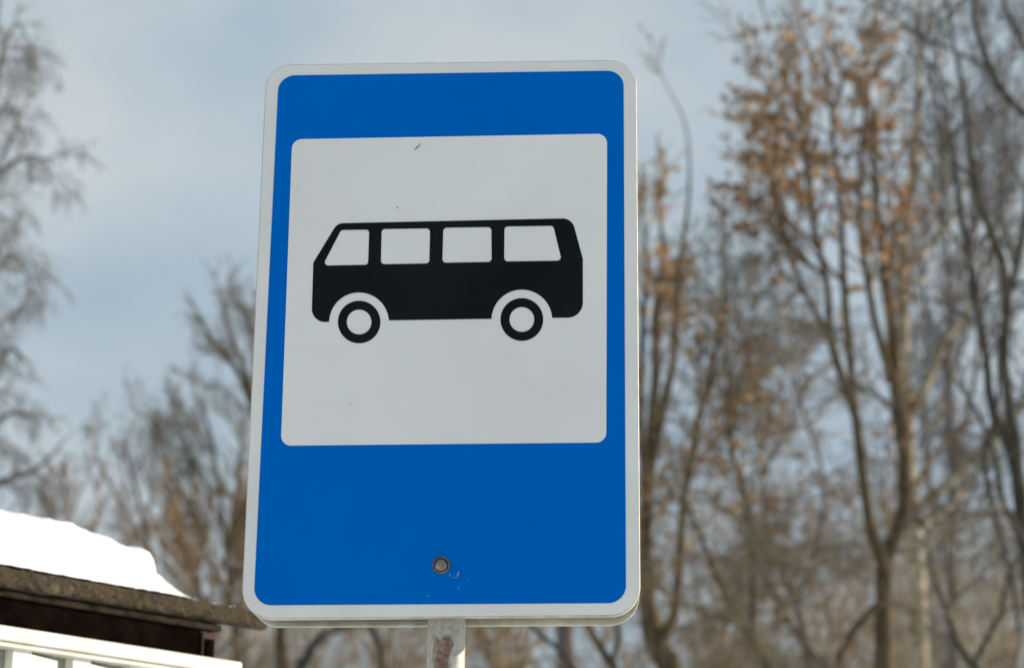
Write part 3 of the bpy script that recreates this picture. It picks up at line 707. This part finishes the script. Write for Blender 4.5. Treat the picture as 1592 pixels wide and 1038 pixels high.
# far-off wood, one mass
def far_wood():
    rnd = random.Random(77); T = Tubes()
    S = dict(levels=3, step=(.6, .5, .4), wob=(.12, .16, .2), up=(.05, .04, .0), dens=(2.6, 3.0, 0), ratio=.5, ang=(.35, .95), maxlen=(9, 3.0, 1.6), rmin=.009)
    for i in range(115):
        dpt = rnd.uniform(38, 62); px = rnd.uniform(-500, 2100)
        p = P(px, 1000, dpt); p.z = 0
        # the wood stands lower to the left of the sign
        top = rnd.uniform(7.0, 9.5) * dpt / 50 if px < 420 else rnd.uniform(7.5, 12.0) * dpt / 50
        tr = dict(twig=T, leafz=())
        S['maxlen'] = (20, top * .3, top * .16)
        grow(tr, p, V((rnd.gauss(0, .05), rnd.gauss(0, .05), 1)), top, .11, 0, rnd, S)
    me = mesh_from('distant_wood', T.v, T.f); o = link('distant_wood', me, M_bark_far, None, True)
    tag(o, 'hazy brown mass of bare woodland far behind the trees', 'woodland', None, 'stuff')
far_wood()

# teal roof peak glimpsed low down
hp = P(1106, 1021, 46); R = thing('house', 'teal roof peak barely showing low down among the bare stems', 'house', (hp.x, hp.y, 0))
bm = bmesh.new(); zt = hp.z; hw = 3.2; dp = 7
def prism(bm, pts, y0, y1):
    a = [bm.verts.new((x, y0, z)) for x, z in pts]; b = [bm.verts.new((x, y1, z)) for x, z in pts]; n = len(pts)
    bm.faces.new(a); bm.faces.new(list(reversed(b)))
    for i in range(n): bm.faces.new((a[i], a[(i + 1) % n], b[(i + 1) % n], b[i]))
prism(bm, [(0, zt), (-hw - .5, zt - 4.0), (-hw - .5, zt - 4.2), (0, zt - .2), (hw + .5, zt - 4.2), (hw + .5, zt - 4.0)], -.4, dp + .4)
bm_obj('roof', bm, M_teal, R)
bm = bmesh.new(); prism(bm, [(-hw, 0), (hw, 0), (hw, zt - 3.75), (0, zt - .26), (-hw, zt - 3.75)], 0, dp); bm_obj('wall', bm, M_wall, R)
for wx in (-1.6, 1.6):
    bm = bmesh.new(); box_axes(bm, V((wx - .5, -.03, 1.2)), V((1, 0, 0)), V((0, .028, 0)), V((0, 0, 1.3))); bm_obj('window', bm, M_glass, R)

# ------------------------------------------------------------------ ground, world, sun
N = 60; vs, fs = [], []
for i in range(N + 1):
    for j in range(N + 1):
        a = (i / N * 2 - 1); c = (j / N * 2 - 1); x = 900 * a * abs(a) ** 1.5; y = 900 * c * abs(c) ** 1.5
        r = math.hypot(x, y)
        vs.append((x, y, -.02 + (mathutils.noise.noise(V((x * .15, y * .15, 0))) * .12 if r > 3 else 0)))
for i in range(N):
    for j in range(N):
        fs.append((i * (N + 1) + j, (i + 1) * (N + 1) + j, (i + 1) * (N + 1) + j + 1, i * (N + 1) + j + 1))
g = link('ground', mesh_from('ground', vs, fs), M_snow, None, True); tag(g, kind='structure')

SUN_AZ = math.radians(71)               # from +Y towards +X
SUN_EL = math.radians(14.5)
sd = V((math.sin(SUN_AZ) * math.cos(SUN_EL), math.cos(SUN_AZ) * math.cos(SUN_EL), math.sin(SUN_EL)))
sl = bpy.data.lights.new('sun', 'SUN'); sl.energy = 5.0; sl.angle = math.radians(.6); sl.color = (1, .87, .67)
so_ = bpy.data.objects.new('sun', sl); COL.objects.link(so_); so_.rotation_euler = sd.to_track_quat('Z', 'Y').to_euler(); so_.location = (8, 2, 9)

w = bpy.data.worlds.new('World'); sc.world = w; w.use_nodes = True; nt = w.node_tree
bg = nt.nodes['Background']; bg.inputs[1].default_value = .107
sky = nt.nodes.new('ShaderNodeTexSky'); sky.sky_type = 'NISHITA'; sky.sun_disc = False
sky.sun_elevation = SUN_EL; sky.sun_rotation = SUN_AZ; sky.air_density = 1.0; sky.dust_density = 1.5
tc = nt.nodes.new('ShaderNodeTexCoord'); mp = nt.nodes.new('ShaderNodeMapping'); mp.inputs['Scale'].default_value = (1, 1, 1.6)
mp.inputs['Rotation'].default_value = (0, .35, 0)
nt.links.new(tc.outputs['Generated'], mp.inputs[0])
def wn(scale, det, rough):
    n = nt.nodes.new('ShaderNodeTexNoise'); n.inputs['Scale'].default_value = scale; n.inputs['Detail'].default_value = det; n.inputs['Roughness'].default_value = rough
    nt.links.new(mp.outputs[0], n.inputs['Vector']); return n.outputs['Fac']
cl = ramp(nt, wn(5.5, 3.5, .5), [(.32, (3.7, 4.7, 5.65)), (.5, (4.4, 5.3, 6.0)), (.66, (5.5, 6.1, 6.45))])
cov = ramp(nt, wn(2.2, 3, .5), [(.25, (.72, .72, .72)), (.6, (.95, .95, .95))])
mx = nt.nodes.new('ShaderNodeMix'); mx.data_type = 'RGBA'
nt.links.new(cov, mx.inputs[0]); nt.links.new(sky.outputs[0], mx.inputs[6]); nt.links.new(cl, mx.inputs[7])
nt.links.new(mx.outputs[2], bg.inputs[0])

sc.view_settings.view_transform = 'Standard'; sc.view_settings.look = 'None'
sc.view_settings.exposure = 0; sc.view_settings.gamma = 1
